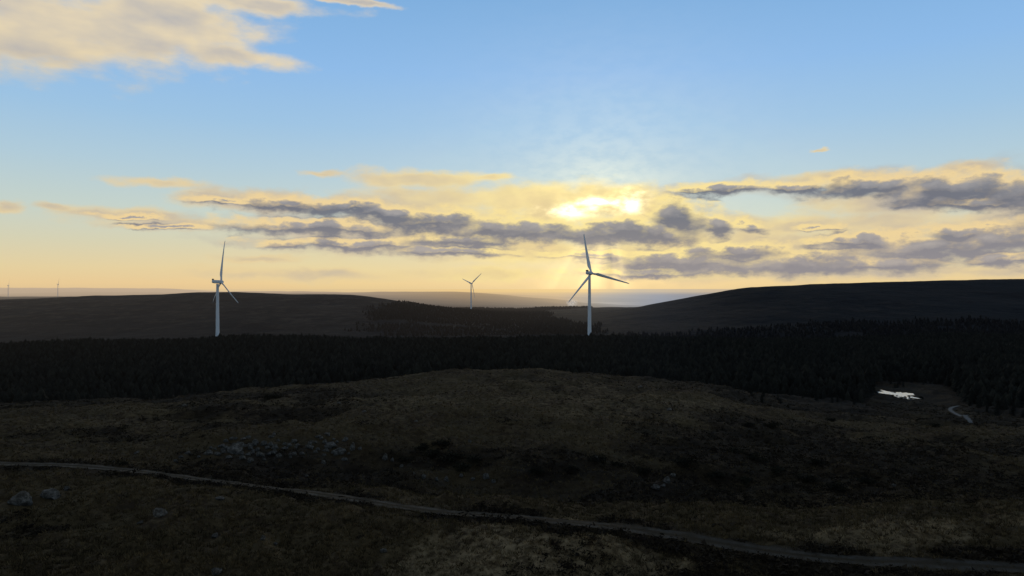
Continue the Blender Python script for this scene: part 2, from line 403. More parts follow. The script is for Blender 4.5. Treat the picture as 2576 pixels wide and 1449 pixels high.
# ------------------------------------------------------------------ vegetation in the mass
def scatter(protos, xs, ys_, zs, sc, scz, tint):
    Vs = []; Fs = []; Ts = []; off = 0
    which = rng.integers(0, len(protos), len(xs)); ang = rng.uniform(0, 6.283, len(xs))
    for k, (pv_, pf_) in enumerate(protos):
        m = which == k
        if not m.any(): continue
        c = np.cos(ang[m])[:, None]; s = np.sin(ang[m])[:, None]; q = sc[m][:, None]
        X = (pv_[:, 0] * c - pv_[:, 1] * s) * q + xs[m][:, None]; Y = (pv_[:, 0] * s + pv_[:, 1] * c) * q + ys_[m][:, None]
        Z = pv_[:, 2] * scz[m][:, None] + zs[m][:, None]
        n = m.sum(); Vs.append(np.stack([X, Y, Z], 2).reshape(-1, 3))
        Fs.append((pf_[None] + (np.arange(n) * len(pv_))[:, None, None] + off).reshape(-1, 3)); off += n * len(pv_)
        Ts.append(np.repeat(tint[m], len(pv_)))
    return np.concatenate(Vs), np.concatenate(Fs), np.concatenate(Ts)
def low_conifer(tiers, spokes, seed):
    r = np.random.default_rng(seed); V = []; Fc = []
    for k in range(tiers):
        zb = .06 + .80 * k / tiers; zt = min(1.0, zb + 1.5 / tiers + .05); rad = .25 * (1 - zb) ** .75 + .02
        if k == tiers - 1: zt = 1.0
        b = len(V); V.append((r.uniform(-.01, .01), r.uniform(-.01, .01), zt))
        for j in range(spokes * 2):
            a = math.pi * j / spokes + k * .7; q = rad * ((1.0 + r.uniform(-.3, .25)) if j % 2 == 0 else .5)
            V.append((q * math.cos(a), q * math.sin(a), zb + r.uniform(-.03, .03) - (.03 if j % 2 == 0 else -.03)))
        for j in range(spokes * 2): Fc.append((b, b + 1 + j, b + 1 + (j + 1) % (spokes * 2)))
    return np.array(V), np.array(Fc)
lowP = [low_conifer(5, 6, k) for k in range(6)]; tinyP = [low_conifer(3, 4, 20 + k) for k in range(5)]
TURB = {'left': (547.0, 660.0), 'right': (1483.0, 655.0), 'centre': (1185.0, 1810.0)}
def clear_t(x, y, rad):
    m = np.ones(x.shape, bool)
    for (u, Y) in TURB.values(): m &= np.hypot(x - (u - U0) / F * Y, y - Y) > rad
    return m
sp = 3.4
gx, gy = np.meshgrid(np.arange(-900, 900, sp), np.arange(180, 800, sp)); gx = gx.ravel() + rng.uniform(-1.7, 1.7, gx.size); gy = gy.ravel() + rng.uniform(-1.7, 1.7, gy.size)
gu = U0 + F * gx / gy; gap = fbm(gx, gy, 40, 3, 88)
dpt = gy - forest_edge(gu + wob(gx, gy)) + 40 * fbm(gx, gy, 34, 3, 90) + 14 * fbm(gx, gy, 9, 2, 91)
ok = (gu > -420) & (gu < 3000) & (dpt > 0) & (gy < 620 + 150 * sstep(1550, 1900, gu) + 22 * gap) & clear_t(gx, gy, 22) & (gap > -.7) & (rng.uniform(0, 1, len(gx)) < .16 + .84 * sstep(0, 50, dpt))
ok &= (np.hypot((gx - POND[0]) / 10, (gy - POND[1]) / 20) > 1) & (pdist(gx, gy, FT) > 3.5)
ok &= ~((np.abs(gu - 2258) < 55) & (gy < POND[1]) & (gy > 175))
fx, fy, fu, depth = gx[ok], gy[ok], gu[ok], dpt[ok]
near = (depth < 20) & (fu > -20) & (fu < 2600)
ni = np.nonzero(near)[0]; rng.shuffle(ni); ni = ni[:295]
sel = np.zeros(len(fx), bool); sel[ni] = True
hgt = (2.4 + 7.2 * sstep(-5, 100, depth) + 3.4 * sstep(440, 560, fy) * (1 - sstep(1700, 2100, fu))) * rng.uniform(.84, 1.1, len(fx)) * (1 + .26 * fbm(fx, fy, 70, 3, 93))
hgt *= np.where(rng.uniform(0, 1, len(fx)) < .05, 1.1, 1.0) * np.where((fu > 2180) & (fy < 360), 1.2, 1.0)
m = ~sel
V, Fc, Tn = scatter(lowP, fx[m], fy[m], H(fx[m], fy[m]) - .3, hgt[m] * rng.uniform(1.1, 1.7, m.sum()), hgt[m], rng.uniform(0, 1, m.sum()) ** 1.5)
tag(link('conifer_plantation', np_mesh('conifer_plantation', V, Fc, False, {'tint': Tn}), M_needle), 'dark conifer plantation filling the valley in front of the turbines', 'forest', kind='stuff')
sp = 7.0
gx, gy = np.meshgrid(np.arange(-520, 1150, sp), np.arange(770, 2340, sp)); gx = gx.ravel() + rng.uniform(-3.5, 3.5, gx.size); gy = gy.ravel() + rng.uniform(-3.5, 3.5, gy.size)
ok = mid_forest(gx, gy) & clear_t(gx, gy, 34) & (fbm(gx, gy, 70, 3, 97) > -.35) & (U0 + F * gx / gy < 2850); gx, gy = gx[ok], gy[ok]
hh = rng.uniform(4.0, 7.0, len(gx)) * (1 + .4 * fbm(gx, gy, 90, 2, 99))
V, Fc, Tn = scatter(tinyP, gx, gy, H(gx, gy) - .3, hh * 1.6, hh, rng.uniform(0, 1, len(gx)) ** 1.5)
tag(link('hillside_forest', np_mesh('hillside_forest', V, Fc, False, {'tint': Tn}), M_farneedle), 'far wood of conifers on the low slopes around and right of the middle turbine', 'forest', kind='stuff')

# boulders are listed here (image position and size used only to find where they stand), so the heather can keep clear of them
BOULD = []
def b1(u, v, w, h, label, k): BOULD.append((u, v, w, h, label, None, k))
def bn(lst, label, group):
    for (u, v, w, h) in lst: BOULD.append((u, v, w, h, label, group, None))
b1(44, 1256, 60, 35, 'large pale boulder at the far left below the track', 0)
b1(124, 1246, 58, 23, 'long flat boulder just right of the large one at the far left', 1)
b1(166, 1230, 20, 12, 'small stone above the long flat boulder at the far left', 2)
b1(397, 1291, 54, 22, 'low rounded boulder half sunk in the grass left of centre below the track', 3)
b1(350, 1316, 20, 10, 'small stone just below and left of the low sunken boulder', 4)
b1(550, 1255, 30, 11, 'flat pale stone close under the track left of centre', 5)
b1(537, 1349, 30, 15, 'small pale stone alone in the grass below the sunken boulder', 6)
b1(660, 1354, 16, 14, 'small upright stone to the right of the small pale stone', 7)
b1(541, 1438, 28, 26, 'rounded pale boulder at the very bottom edge of the view', 8)
b1(692, 1370, 14, 8, 'tiny pale stone low in the grass right of the small upright stone', 2)
b1(966, 1388, 22, 9, 'flat stone in the grass left of the pale straw patch', 1)
b1(588, 1130, 44, 30, 'largest boulder at the left of the boulder field behind the track', 0)
b1(850, 1138, 36, 18, 'broad pale boulder at the right of the boulder field', 3)
b1(886, 1124, 17, 24, 'tall pale boulder standing at the right end of the boulder field', 7)
b1(832, 1122, 36, 18, 'wide boulder directly left of the tall pale one in the boulder field', 5)
rr_ = random.Random(19)
extra = tuple((int(rr_.gauss(640, 75)), int(rr_.gauss(1128, 15)), rr_.uniform(10, 22), rr_.uniform(7, 14)) for _ in range(34)) + tuple((int(rr_.gauss(830, 40)), int(rr_.gauss(1122, 15)), rr_.uniform(10, 20), rr_.uniform(7, 13)) for _ in range(16))
bn(((555,1122,28,12),(522,1140,24,11),(470,1140,20,9),(640,1112,22,16),(664,1116,18,14),(690,1125,20,14),(652,1142,22,16),(610,1152,22,11),(700,1146,18,10),(740,1110,18,12),(776,1124,22,12),(800,1100,20,9),(822,1096,24,9),(868,1106,22,12),(905,1130,14,9),(868,1156,20,9),(680,1100,16,8),(720,1130,14,9),(630,1128,16,10),(760,1142,16,9),(610,1105,18,9),(575,1150,18,9),(675,1142,14,10),(800,1130,14,8),(455,1150,14,7),(340,1140,20,7),(715,1118,12,8),(648,1128,11,8),(598,1116,12,8),(838,1106,11,7),(876,1142,12,8),(500,1150,12,7),(540,1130,11,7),(785,1112,11,7),(690,1138,10,7),(625,1143,11,7),(730,1150,10,7),(745,1128,12,8),(815,1145,12,7),(665,1156,12,7),(560,1138,12,7),(700,1108,12,7)) + extra, 'grey boulder strewn in the boulder field behind the track', 'boulder field behind the track')
bn(((968,1150,18,18),(986,1158,14,12),(1098,1205,14,14),(1122,1205,16,16),(1160,1198,14,10),(1224,1200,20,16),(1242,1212,14,10),(1066,1200,14,12),(1010,1172,12,9),(1040,1190,12,9),(1190,1206,12,9)), 'grey boulder in the dark hollow right of the boulder field', 'boulders in the dark hollow')
bn(((1650,1230,30,12),(1678,1208,22,18),(1694,1196,18,10),(1668,1222,18,10)), 'grey boulder in the small cluster right of centre behind the track', 'boulder cluster right of centre')
bn(((1612,972,14,7),(1684,1030,16,7),(852,1014,16,7),(462,1020,14,7),(1500,1150,14,8),(2250,1222,14,8),(770,1198,12,7),(1182,1110,12,8),(1046,1060,12,6),(915,1035,14,6)), 'small lone stone scattered on the open moor behind the track', 'lone stones on the moor')
BXY = np.array([at(u, v + h * .4, H) for (u, v, w, h, *_) in BOULD])
BR = np.array([w / F * b[1] / 2 for (u, v, w, h, *_), b in zip(BOULD, BXY)])

def tuft(nb, spread, wid, seed):
    r = np.random.default_rng(seed); V = []; Fc = []
    for k in range(nb):
        a = r.uniform(0, 6.283); b = r.uniform(0, 6.283); q = r.uniform(0, .3) * spread; l = r.uniform(.25, .8) * spread
        cx, cy = q * math.cos(a), q * math.sin(a); n = len(V)
        V += [(cx - wid * math.cos(b), cy - wid * math.sin(b), -.15), (cx + wid * math.cos(b), cy + wid * math.sin(b), -.15), (cx + l * math.cos(a), cy + l * math.sin(a), r.uniform(.55, 1))]
        Fc.append((n, n + 1, n + 2))
    return np.array(V), np.array(Fc)
def sprig(nb, seed):
    r = np.random.default_rng(seed); V = []; Fc = []
    for k in range(nb):
        c = r.normal(0, 1, 3); c /= np.linalg.norm(c); c *= r.uniform(.4, 1); c[2] = abs(c[2]); n = len(V)
        for j in range(3): V.append(tuple(c + r.normal(0, .22, 3)))
        Fc.append((n, n + 1, n + 2))
    return np.array(V), np.array(Fc)
NG = 100000
gu = rng.uniform(-120, 2700, NG); gy = np.exp(rng.uniform(math.log(46), math.log(260), NG)); gx = (gu - U0) / F * gy
patch = fbm(gx * .5, gy, 26, 4, 71) + .35 * fbm(gx, gy, 6, 3, 67)
td = pdist(gx, gy, trk); fe = forest_edge(gu + wob(gx, gy))
ok = ((td > 1.2) | ((td < .45) & (rng.uniform(0, 1, NG) < .4))) & (gy < fe + 4) & (np.hypot((gx - POND[0]) / 6.5, (gy - POND[1]) / 13) > 1) & (pdist(gx, gy, FT) > 1.3)
for (bx, by), br in zip(BXY, BR): ok &= (np.abs(gx - bx) > br * 1.2) | (gy > by + br) | (gy < by - br - 1.6)
gx, gy, gu, patch, fe, td = gx[ok], gy[ok], gu[ok], patch[ok], fe[ok], td[ok]
pq = np.full(len(gx), 9.0); n2 = fbm(gx, gy, 6, 3, 67); n1 = fbm(gx, gy, 22, 4, 61)
for (uu, vv, rx, ry) in ((1380,1400,10,7),(1250,1372,6,5),(1570,1425,7,4),(1470,1372,5,3),(2340,1335,12,5),(2500,1320,8,5),(2190,1350,8,4)):
    a, b = at(uu, vv); pq = np.minimum(pq, np.hypot((gx - a) / rx, (gy - b) / ry) + 1.0 * n2 + .6 * n1)
straw = (pq < .8) & (rng.uniform(0, 1, len(gx)) < .65)
dipm = (gy > 86) & (gy < 116 - 10 * n1) & (gu > 450) & (patch > -.45) & (rng.uniform(0, 1, len(gx)) < np.interp(gu, [0, 1800, 2400], [.95, .95, .6]))
edge_ = (gy > fe - 34 * rng.uniform(0, 1, len(gx))) | ((gu > 2170) & (gy > 222)) | ((td < 4.5) & (td > 1.0) & (n2 > -.05))
kn = (gy > 138) & (gu > 900) & (gu < 1780) & (rng.uniform(0, 1, len(gx)) < .6)
hm = (((patch > .06) & ~kn) | dipm | edge_) & ~straw & (td > 1.0); hm &= rng.uniform(0, 1, len(gx)) < .82
gz = H(gx, gy)
tf_ = [tuft(5, 1.0, .12, k) for k in range(6)]
m = ~hm & ~straw; s_ = rng.uniform(.2, .55, m.sum()) * np.where(td[m] < 1, .5, 1)
V, Fc, Tn = scatter(tf_, gx[m], gy[m], gz[m], s_, s_ * rng.uniform(.6, 1.1, m.sum()), np.clip(rng.uniform(0, 1, m.sum()) ** 2 + .1, 0, 1))
tag(link('grass', np_mesh('grass', V, Fc, False, {'tint': Tn}), M_grass), 'rough tufts of brown moor grass across the foreground', 'grass', kind='stuff')
m = straw; s_ = rng.uniform(.2, .5, m.sum())
V, Fc, Tn = scatter(tf_, gx[m], gy[m], gz[m], s_, s_ * rng.uniform(.5, .9, m.sum()), np.clip(rng.uniform(0, 1, m.sum()) ** 1.7, 0, 1))
tag(link('straw_grass', np_mesh('straw_grass', V, Fc, False, {'tint': Tn}), M_straw), 'pale straw coloured grass in patches below the track', 'grass', kind='stuff')
m = hm; s_ = rng.uniform(.22, .6, m.sum()) * np.where(rng.uniform(0, 1, m.sum()) < .08, 1.7, 1)
V, Fc, Tn = scatter([sprig(12, 40 + k) for k in range(6)], gx[m], gy[m], gz[m] - .05, s_, s_ * rng.uniform(.5, 1, m.sum()), rng.uniform(0, 1, m.sum()) ** 2)
tag(link('heather', np_mesh('heather', V, Fc, False, {'tint': Tn}), M_heather), 'low dark heather growing in patches over the moor', 'heather', kind='stuff')

# ------------------------------------------------------------------ conifers at the plantation's edge
def tube(rings, n=8, cap=True):
    V = []; Fc = []
    for (c, r) in rings:
        for j in range(n):
            a = 2 * math.pi * j / n; V.append((c[0] + r * math.cos(a), c[1] + r * math.sin(a), c[2]))
    for i in range(len(rings) - 1):
        for j in range(n): Fc.append((i * n + j, i * n + (j + 1) % n, (i + 1) * n + (j + 1) % n, (i + 1) * n + j))
    return V, Fc
def crown_mesh(seed):
    r = random.Random(seed); V = []; Fc = []
    W = 24
    for w in range(W):
        t = w / (W - 1); z = .10 + .86 * t; rad = (.25 * (1 - t) ** .8 + .012) * r.uniform(.75, 1.2)
        nb = 8 if t < .7 else 6
        for b in range(nb):
            a = 6.283 * b / nb + w * 1.1 + r.uniform(-.25, .25); L = rad * r.uniform(.6, 1.25)
            dx, dy = math.cos(a), math.sin(a); sx, sy = -dy, dx; dr = -.28 * L + .35 * L * t
            for s_ in range(3):
                f0 = s_ / 3; f1 = (s_ + 1) / 3 + .1
                for sd in (-1, 1):
                    n = len(V); wd = .42 * L * (1 - f0) * r.uniform(.6, 1.1) + .006
                    V += [(dx * L * f0, dy * L * f0, z + dr * f0), (dx * L * f1, dy * L * f1, z + dr * f1 + r.uniform(-.005, .005)),
                          (dx * L * (f0 + .28) + sx * wd * sd, dy * L * (f0 + .28) + sy * wd * sd, z + dr * f0 - .018 - r.uniform(0, .012))]
                    Fc.append((n, n + 1, n + 2))
    n = len(V); V += [(-.008, 0, .93), (.008, 0, .93), (0, 0, 1.01)]; Fc.append((n, n + 1, n + 2))
    return np_mesh('crown', V, Fc, False, {'tint': [r.uniform(0, .8) for _ in range(len(V) // 3) for __ in range(3)]})
crowns = [crown_mesh(k) for k in range(5)]
for c in crowns: c.materials.append(M_needle)
tv, tf = tube([((0, 0, -.04), .022), ((0, 0, .1), .017), ((.003, .002, .5), .010), ((0, 0, .95), .003)])
trunk_me = np_mesh('trunk', tv, tf, True); trunk_me.materials.append(M_bark)
def conifer(x, y, h, k, label, group, w=1.0):
    e = empty('conifer_tree', (x, y, float(H(x, y)) - .1), random.uniform(0, 6.28)); e.scale = (h * w, h * w, h)
    tag(e, label, 'tree', group)
    o = bpy.data.objects.new('trunk', trunk_me); col.objects.link(o); o.parent = e
    o = bpy.data.objects.new('crown', crowns[k % 5]); col.objects.link(o); o.parent = e
for q, i in enumerate(ni):
    u = fu[i]
    if u < 1150: lb, gr = 'dark conifer on the near edge of the plantation left of the grassy knoll', 'edge conifers left of the knoll'
    elif u < 2180: lb, gr = 'dark conifer on the near edge of the plantation behind and right of the grassy knoll', 'edge conifers right of the knoll'
    else: lb, gr = 'dark conifer standing around the clearing of the bright pond', 'conifers around the pond'
    conifer(fx[i], fy[i], hgt[i], q, lb, gr, random.uniform(.9, 1.3))

# ------------------------------------------------------------------ gorse bushes
def bush_mesh(seed):
    r = np.random.default_rng(seed); V = []; Fc = []; Tn = []
    lobes = [(r.uniform(-.7, .7), r.uniform(-.6, .6), r.uniform(.2, .6), r.uniform(.25, .5)) for _ in range(9)]
    for k in range(620):
        l = lobes[r.integers(0, 9)]; d = r.normal(0, 1, 3); d /= np.linalg.norm(d); c = np.array(l[:3]) + d * l[3] * r.uniform(.5, 1.15)
        if c[2] < 0: c[2] = -c[2] * .5
        n = len(V)
        for j in range(3): V.append(tuple(c + r.normal(0, .07, 3)))
        Fc.append((n, n + 1, n + 2)); Tn += [r.uniform(0, 1) ** 2] * 3
    return np_mesh('foliage', V, Fc, False, {'tint': Tn})
bushes = [bush_mesh(k) for k in range(4)]
for b in bushes: b.materials.append(M_gorse)
stv, stf = [], []
for k in range(5):
    a = k * 1.26; v_, f__ = tube([((0.05 * math.cos(a), .05 * math.sin(a), -.1), .05), ((.25 * math.cos(a), .25 * math.sin(a), .35), .03), ((.45 * math.cos(a), .45 * math.sin(a), .7), .012)], 5)
    o0 = len(stv); stv += v_; stf += [tuple(i + o0 for i in f) for f in f__]
stem_me = np_mesh('stem', stv, stf, True); stem_me.materials.append(M_bark)
def gorse(u, v, size, label, group=None):
    x, y = at(u, v, H); e = empty('gorse_bush', (x, y, float(H(x, y)) - .05), random.uniform(0, 6.28)); e.scale = (size * 1.2, size * 1.1, size * random.uniform(.6, .85)); tag(e, label, 'bush', group)
    for nm, me in (('foliage', random.choice(bushes)), ('stem', stem_me)):
        o = bpy.data.objects.new(nm, me); col.objects.link(o); o.parent = e
gorse(308, 1170, .75, 'small dark bush on the near side of the track at far left')
for (u, v, s_) in ((1085,1150,1.7),(1130,1160,2.0),(1060,1130,1.5),(1160,1180,1.5),(1110,1120,1.6),(1020,1160,1.2),(1190,1160,1.3)):
    gorse(u, v, s_, 'dark gorse bush in the clump right of the boulder field', 'gorse clump beside the boulders')
for (u, v, s_) in ((1500,1160,1.4),(1555,1175,1.2),(1850,1140,1.8),(1905,1160,1.6),(1960,1190,1.7),(2030,1210,1.5),(2100,1235,1.6),(1800,1200,1.3),(2180,1215,1.3),(1620,1190,1.3),(1720,1170,1.5),(1880,1215,1.4),(2060,1170,1.5),(1440,1185,1.1),(1350,1190,1.2)):
    gorse(u, v, s_, 'dark gorse bush in the shaded hollow behind the track, right half', 'gorse bushes in the shaded hollow')
for (u, v, s_) in ((680,1003,1.7),(700,1000,1.3)):
    gorse(u, v, s_, 'dark bush standing alone on the slope below the left plantation edge', 'bushes on the left slope')
for (u, v, s_) in ((1940,1075,1.5),(2090,1060,1.3),(2350,1075,1.6),(1880,1072,1.3)):
    gorse(u, v, s_, 'dark bush on the right slope below the pond', 'bushes on the right slope')
for (dx, dy, s_) in ((-4.5,-11,1.1),(-1.5,-12.5,.9),(3.5,-11.5,1.1),(5.5,-8,.8),(1.0,-7.0,.6),(-5.0,-6,.8),(-1.5,-8.5,.8),(2.4,-4.5,.6),(-2.2,-3.5,.5)):
    x_, y_ = POND[0] + dx, POND[1] + dy
    e = empty('gorse_bush', (x_, y_, float(H(x_, y_)) - .05), random.uniform(0, 6.28)); e.scale = (s_, s_, s_); tag(e, 'dark bush on the near bank of the bright pond', 'bush', 'bushes on the pond bank')
    for nm, me in (('foliage', random.choice(bushes)), ('stem', stem_me)):
        o = bpy.data.objects.new(nm, me); col.objects.link(o); o.parent = e

# ------------------------------------------------------------------ boulders
def rock_mesh(seed):
    r = random.Random(seed); bm = bmesh.new(); bmesh.ops.create_icosphere(bm, subdivisions=4, radius=1)
    pl = []
    for _ in range(15):
        n = Vector((r.gauss(0, 1), r.gauss(0, 1), r.gauss(0, .8))).normalized(); pl.append((n, r.uniform(.5, .92)))
    from mathutils import noise as mn
    o = Vector((r.uniform(0, 50), r.uniform(0, 50), r.uniform(0, 50)))
    for v in bm.verts:
        c = v.co.copy()
        for n, d in pl:
            e = c.dot(n) - d
            if e > 0: c -= n * e * .95
        c *= 1 + .14 * mn.noise(c * 1.7 + o) + .08 * mn.noise(c * 5 + o)
        v.co = c
    me = bpy.data.meshes.new('boulder'); bm.to_mesh(me); bm.free()
    me.materials.append(M_rock); return me
rocks = [rock_mesh(k) for k in range(9)]
for (u, v, wpx, hpx, label, group, k), (x, y) in zip(BOULD, BXY):
    rx = wpx / F * y / 2 * .92; rz = hpx / F * y / 2 * 1.15
    o = bpy.data.objects.new('boulder', rocks[(k if k is not None else random.randrange(9))]); col.objects.link(o)
    o.location = (x, y + rx * .4, max(float(H(x, y + rx * .4)), float(H(x, y))) + rz * .4); o.scale = (rx * 1.1, rx * random.uniform(.7, 1), rz); o.rotation_euler = (random.uniform(-.25, .25), random.uniform(-.25, .25), random.uniform(-.6, .6))
    tag(o, label, 'boulder', group)

# ------------------------------------------------------------------ wind turbines
HUB = 78.0
def blade_mesh():
    V = []; Fc = []; n = 14; secs = 22
    for i in range(secs):
        t = i / (secs - 1); r = 1.2 + 38.8 * t
        root = 1 - float(sstep(.02, .16, np.array(t))); chord = 3.4 * (1 - .70 * max(0, (t - .18) / .82) ** .85) if t > .18 else 1.9 + 1.5 * float(sstep(.02, .18, np.array(t)))
        if t > .97: chord *= .6
        thick = chord * (.16 + .08 * (1 - t)); tw = R(16 * (1 - t) ** 1.6 + 13)
        bend = math.tan(R(3.0)) * r + 1.6 * t * t
        for j in range(n):
            a = 2 * math.pi * j / n
            cx = .5 * math.cos(a); cy = .5 * math.sin(a)
            ax = chord * (cx + .2); ay = thick * cy * (1.15 if cx > 0 else .75 + .5 * (0.5 + cx))
            X = ay * (1 - root) + 1.9 * cy * root; Y = ax * (1 - root) + 1.9 * cx * root
            V.append((X * math.cos(tw) - Y * math.sin(tw) + bend, X * math.sin(tw) + Y * math.cos(tw), r))
    for i in range(secs - 1):
        for j in range(n): Fc.append((i * n + j, i * n + (j + 1) % n, (i + 1) * n + (j + 1) % n, (i + 1) * n + j))
    me = np_mesh('blade', V, Fc, True)
    bm = bmesh.new(); bm.from_mesh(me); bmesh.ops.recalc_face_normals(bm, faces=bm.faces); bm.to_mesh(me); bm.free()
    return me
blade_me = blade_mesh(); blade_me.materials.append(M_blade)
def bm_obj(name, bm, mat, parent, smooth=True):
    me = bpy.data.meshes.new(name); bm.to_mesh(me); bm.free()
    if smooth:
        for p in me.polygons: p.use_smooth = True
    return link(name, me, mat, parent)
def loft_x(secs, n=20, pw=4.0):
    bm = bmesh.new(); rings = []
    for (x, zc, hw, hh) in secs:
        rg = []
        for j in range(n):
            a = 2 * math.pi * j / n; c, s_ = math.cos(a), math.sin(a)
            rg.append(bm.verts.new((x, hw * math.copysign(abs(c) ** (2 / pw), c), zc + hh * math.copysign(abs(s_) ** (2 / pw), s_))))
        rings.append(rg)
    for A, B in zip(rings, rings[1:]):
        for j in range(n): bm.faces.new((A[j], A[(j + 1) % n], B[(j + 1) % n], B[j]))
    bm.faces.new(rings[0][::-1]); bm.faces.new(rings[-1]); bmesh.ops.recalc_face_normals(bm, faces=bm.faces); return bm
def make_turbine(label, loc, rz, a0, hub=HUB):
    root = empty('wind_turbine', loc, R(rz)); tag(root, label, 'wind turbine')
    rings = [((0, 0, -1.5), 2.3), ((0, 0, .4), 2.3), ((0, 0, .41), 2.02)] + [((0, 0, .41 + (hub - 2.4) * k / 8), 2.02 - .82 * k / 8) for k in range(1, 9)]
    v_, f__ = tube(rings, 28); link('tower', np_mesh('tower', v_, f__, True), M_white, root)
    bm = bmesh.new(); bmesh.ops.create_cube(bm, size=1); bmesh.ops.scale(bm, vec=(.12, 1.0, 2.2), verts=bm.verts); bmesh.ops.translate(bm, vec=(-2.04, 0, 2.2), verts=bm.verts); bmesh.ops.bevel(bm, geom=bm.edges[:], offset=.04, segments=2)
    bm_obj('door', bm, M_dark, root, False)
    bm = loft_x([(-5.0, hub + .3, 1.1, 1.15), (-4.7, hub + .3, 1.4, 1.45), (-2.4, hub + .15, 1.6, 1.65), (1.6, hub, 1.6, 1.65), (2.4, hub, 1.4, 1.45)]); nac = bm_obj('nacelle', bm, M_white, root)
    bm = loft_x([(-4.9, hub + 2.3, 1.3, .6), (-4.6, hub + 2.35, 1.35, .7), (-3.9, hub + 2.3, 1.3, .6)], 16, 6); bm_obj('cooler', bm, M_dark, nac, False)
    bm = bmesh.new(); bmesh.ops.create_cone(bm, segments=8, radius1=.05, radius2=.04, depth=1.7, cap_ends=True); bmesh.ops.translate(bm, vec=(-3.1, .5, hub + 2.5), verts=bm.verts); bm_obj('wind_vane', bm, M_dark, nac, False)
    bm = loft_x([(2.42, hub, 1.3, 1.3), (2.8, hub, 1.6, 1.6), (3.9, hub, 1.65, 1.65), (4.9, hub, 1.3, 1.3), (5.6, hub, .7, .7), (5.85, hub, .15, .15)], 20, 2.0); bm_obj('hub', bm, M_white, root)
    for k in range(3):
        b = bpy.data.objects.new('blade', blade_me); col.objects.link(b); b.parent = root; b.location = (3.4, 0, hub); b.rotation_euler = (R(a0 + 120 * k), 0, 0)
    return root
def tb(u, Y, vhub=None):
    x = (u - U0) / F * Y; z = float(H(x, Y))
    return (x, Y, z), (HUB if vhub is None else CZ - (vhub - V0) / F * Y - z)
l, h_ = tb(547, 660, 709); make_turbine('white wind turbine at left rising from the plantation before the brown hill', l, 42, 0, h_)
l, h_ = tb(1483, 655, 687); make_turbine('white wind turbine right of centre, tallest of all, below the bright cloud', l, 53, -15, h_)
l, h_ = tb(1185, 1810, 713); make_turbine('small wind turbine in the middle standing on the wooded low hill', l, 52, 49, h_)
l, h_ = tb(145, 4190, 715); make_turbine('tiny far wind turbine on the left skyline, the right one of two', l, 40, 8, h_)
l, h_ = tb(20, 4250, 718); make_turbine('tiny far wind turbine on the left skyline, nearest the left edge', l, 35, -10, h_)

# ------------------------------------------------------------------ smoke over the valley
M_smoke = bpy.data.materials.new('drifting_smoke'); M_smoke.use_nodes = True; M_smoke.node_tree.nodes.clear(); q = NT(M_smoke.node_tree)
vo = q.new('ShaderNodeOutputMaterial'); vs = q.new('ShaderNodeVolumePrincipled'); vs.inputs['Color'].default_value = (.98, .97, .96, 1); vs.inputs['Anisotropy'].default_value = .6
gp = q.new('ShaderNodeTexCoord').outputs['Generated']; op = q.new('ShaderNodeTexCoord').outputs['Object']
fall = q.ss(q.v('LENGTH', q.v('MULTIPLY', q.v('SUBTRACT', gp, (.5, .5, .5)), (2, 2, 2))), 1.0, .25)
dn = q.m('MULTIPLY', fall, q.ss(q.noise(op, .06, 4, .6).outputs[0], .36, .62)); q.put(vs.inputs['Density'], q.m('MULTIPLY', dn, .05))
vs.inputs['Emission Color'].default_value = (.80, .74, .68, 1); q.put(vs.inputs['Emission Strength'], q.m('MULTIPLY', dn, .017))  # emission painted in for sunlight scattered through the smoke
M_smoke.node_tree.links.new(vs.outputs[0], vo.inputs['Volume'])
SY = 2350.0; bm = bmesh.new(); bmesh.ops.create_icosphere(bm, subdivisions=4, radius=1)
for v in bm.verts:
    c = v.co.copy(); k = 1 + .15 * math.sin(3 * c.x + 1) * math.cos(4 * c.z) + .1 * math.sin(6 * c.y + c.z * 5)
    v.co = Vector((c.x * 24 * k * (1 + .25 * c.z) - 6 * c.z, c.y * 18 * k, c.z * 20 * k))
sx = (1440 - U0) / F * SY
o = bm_obj('smoke_plume', bm, M_smoke, None); o.location = (sx, SY, CZ - (762 - V0) / F * SY)
tag(o, 'pale smoke drifting up from the valley just left of the right turbine', 'smoke')

# ------------------------------------------------------------------ sky
w = bpy.data.worlds.new('World'); scene.world = w; w.use_nodes = True; w.node_tree.nodes.clear(); n = NT(w.node_tree)
def P2(u, v): return (math.atan((u - U0) / F), (V0 - v) / math.hypot(F, u - U0))
DARK = [(720,508,120,23),(560,502,80,10),(870,518,105,20),(980,535,120,22),(800,566,240,21),(1100,552,180,30),(1290,574,260,31),(1550,579,210,34),(1700,545,82,52),(1650,590,110,32),(1805,560,42,27),(900,612,220,16),(1150,600,160,20),(1130,632,160,14),(430,570,110,8),(330,543,100,7),
 (1810,474,135,15),(1990,472,110,15),(2200,464,190,31),(2400,474,200,40),(2540,478,120,48),(2450,504,150,20),(1890,566,40,14),
 (1720,656,230,30),(1850,634,170,27),(2020,656,280,33),(2220,660,190,24),(2330,617,280,36),(2150,602,160,16),(2510,604,160,34),(2420,580,110,20),(1640,682,180,13),(2520,650,120,18),(2060,566,60,8),(2700,560,180,60),(2750,640,200,40),(1490,640,120,11)]
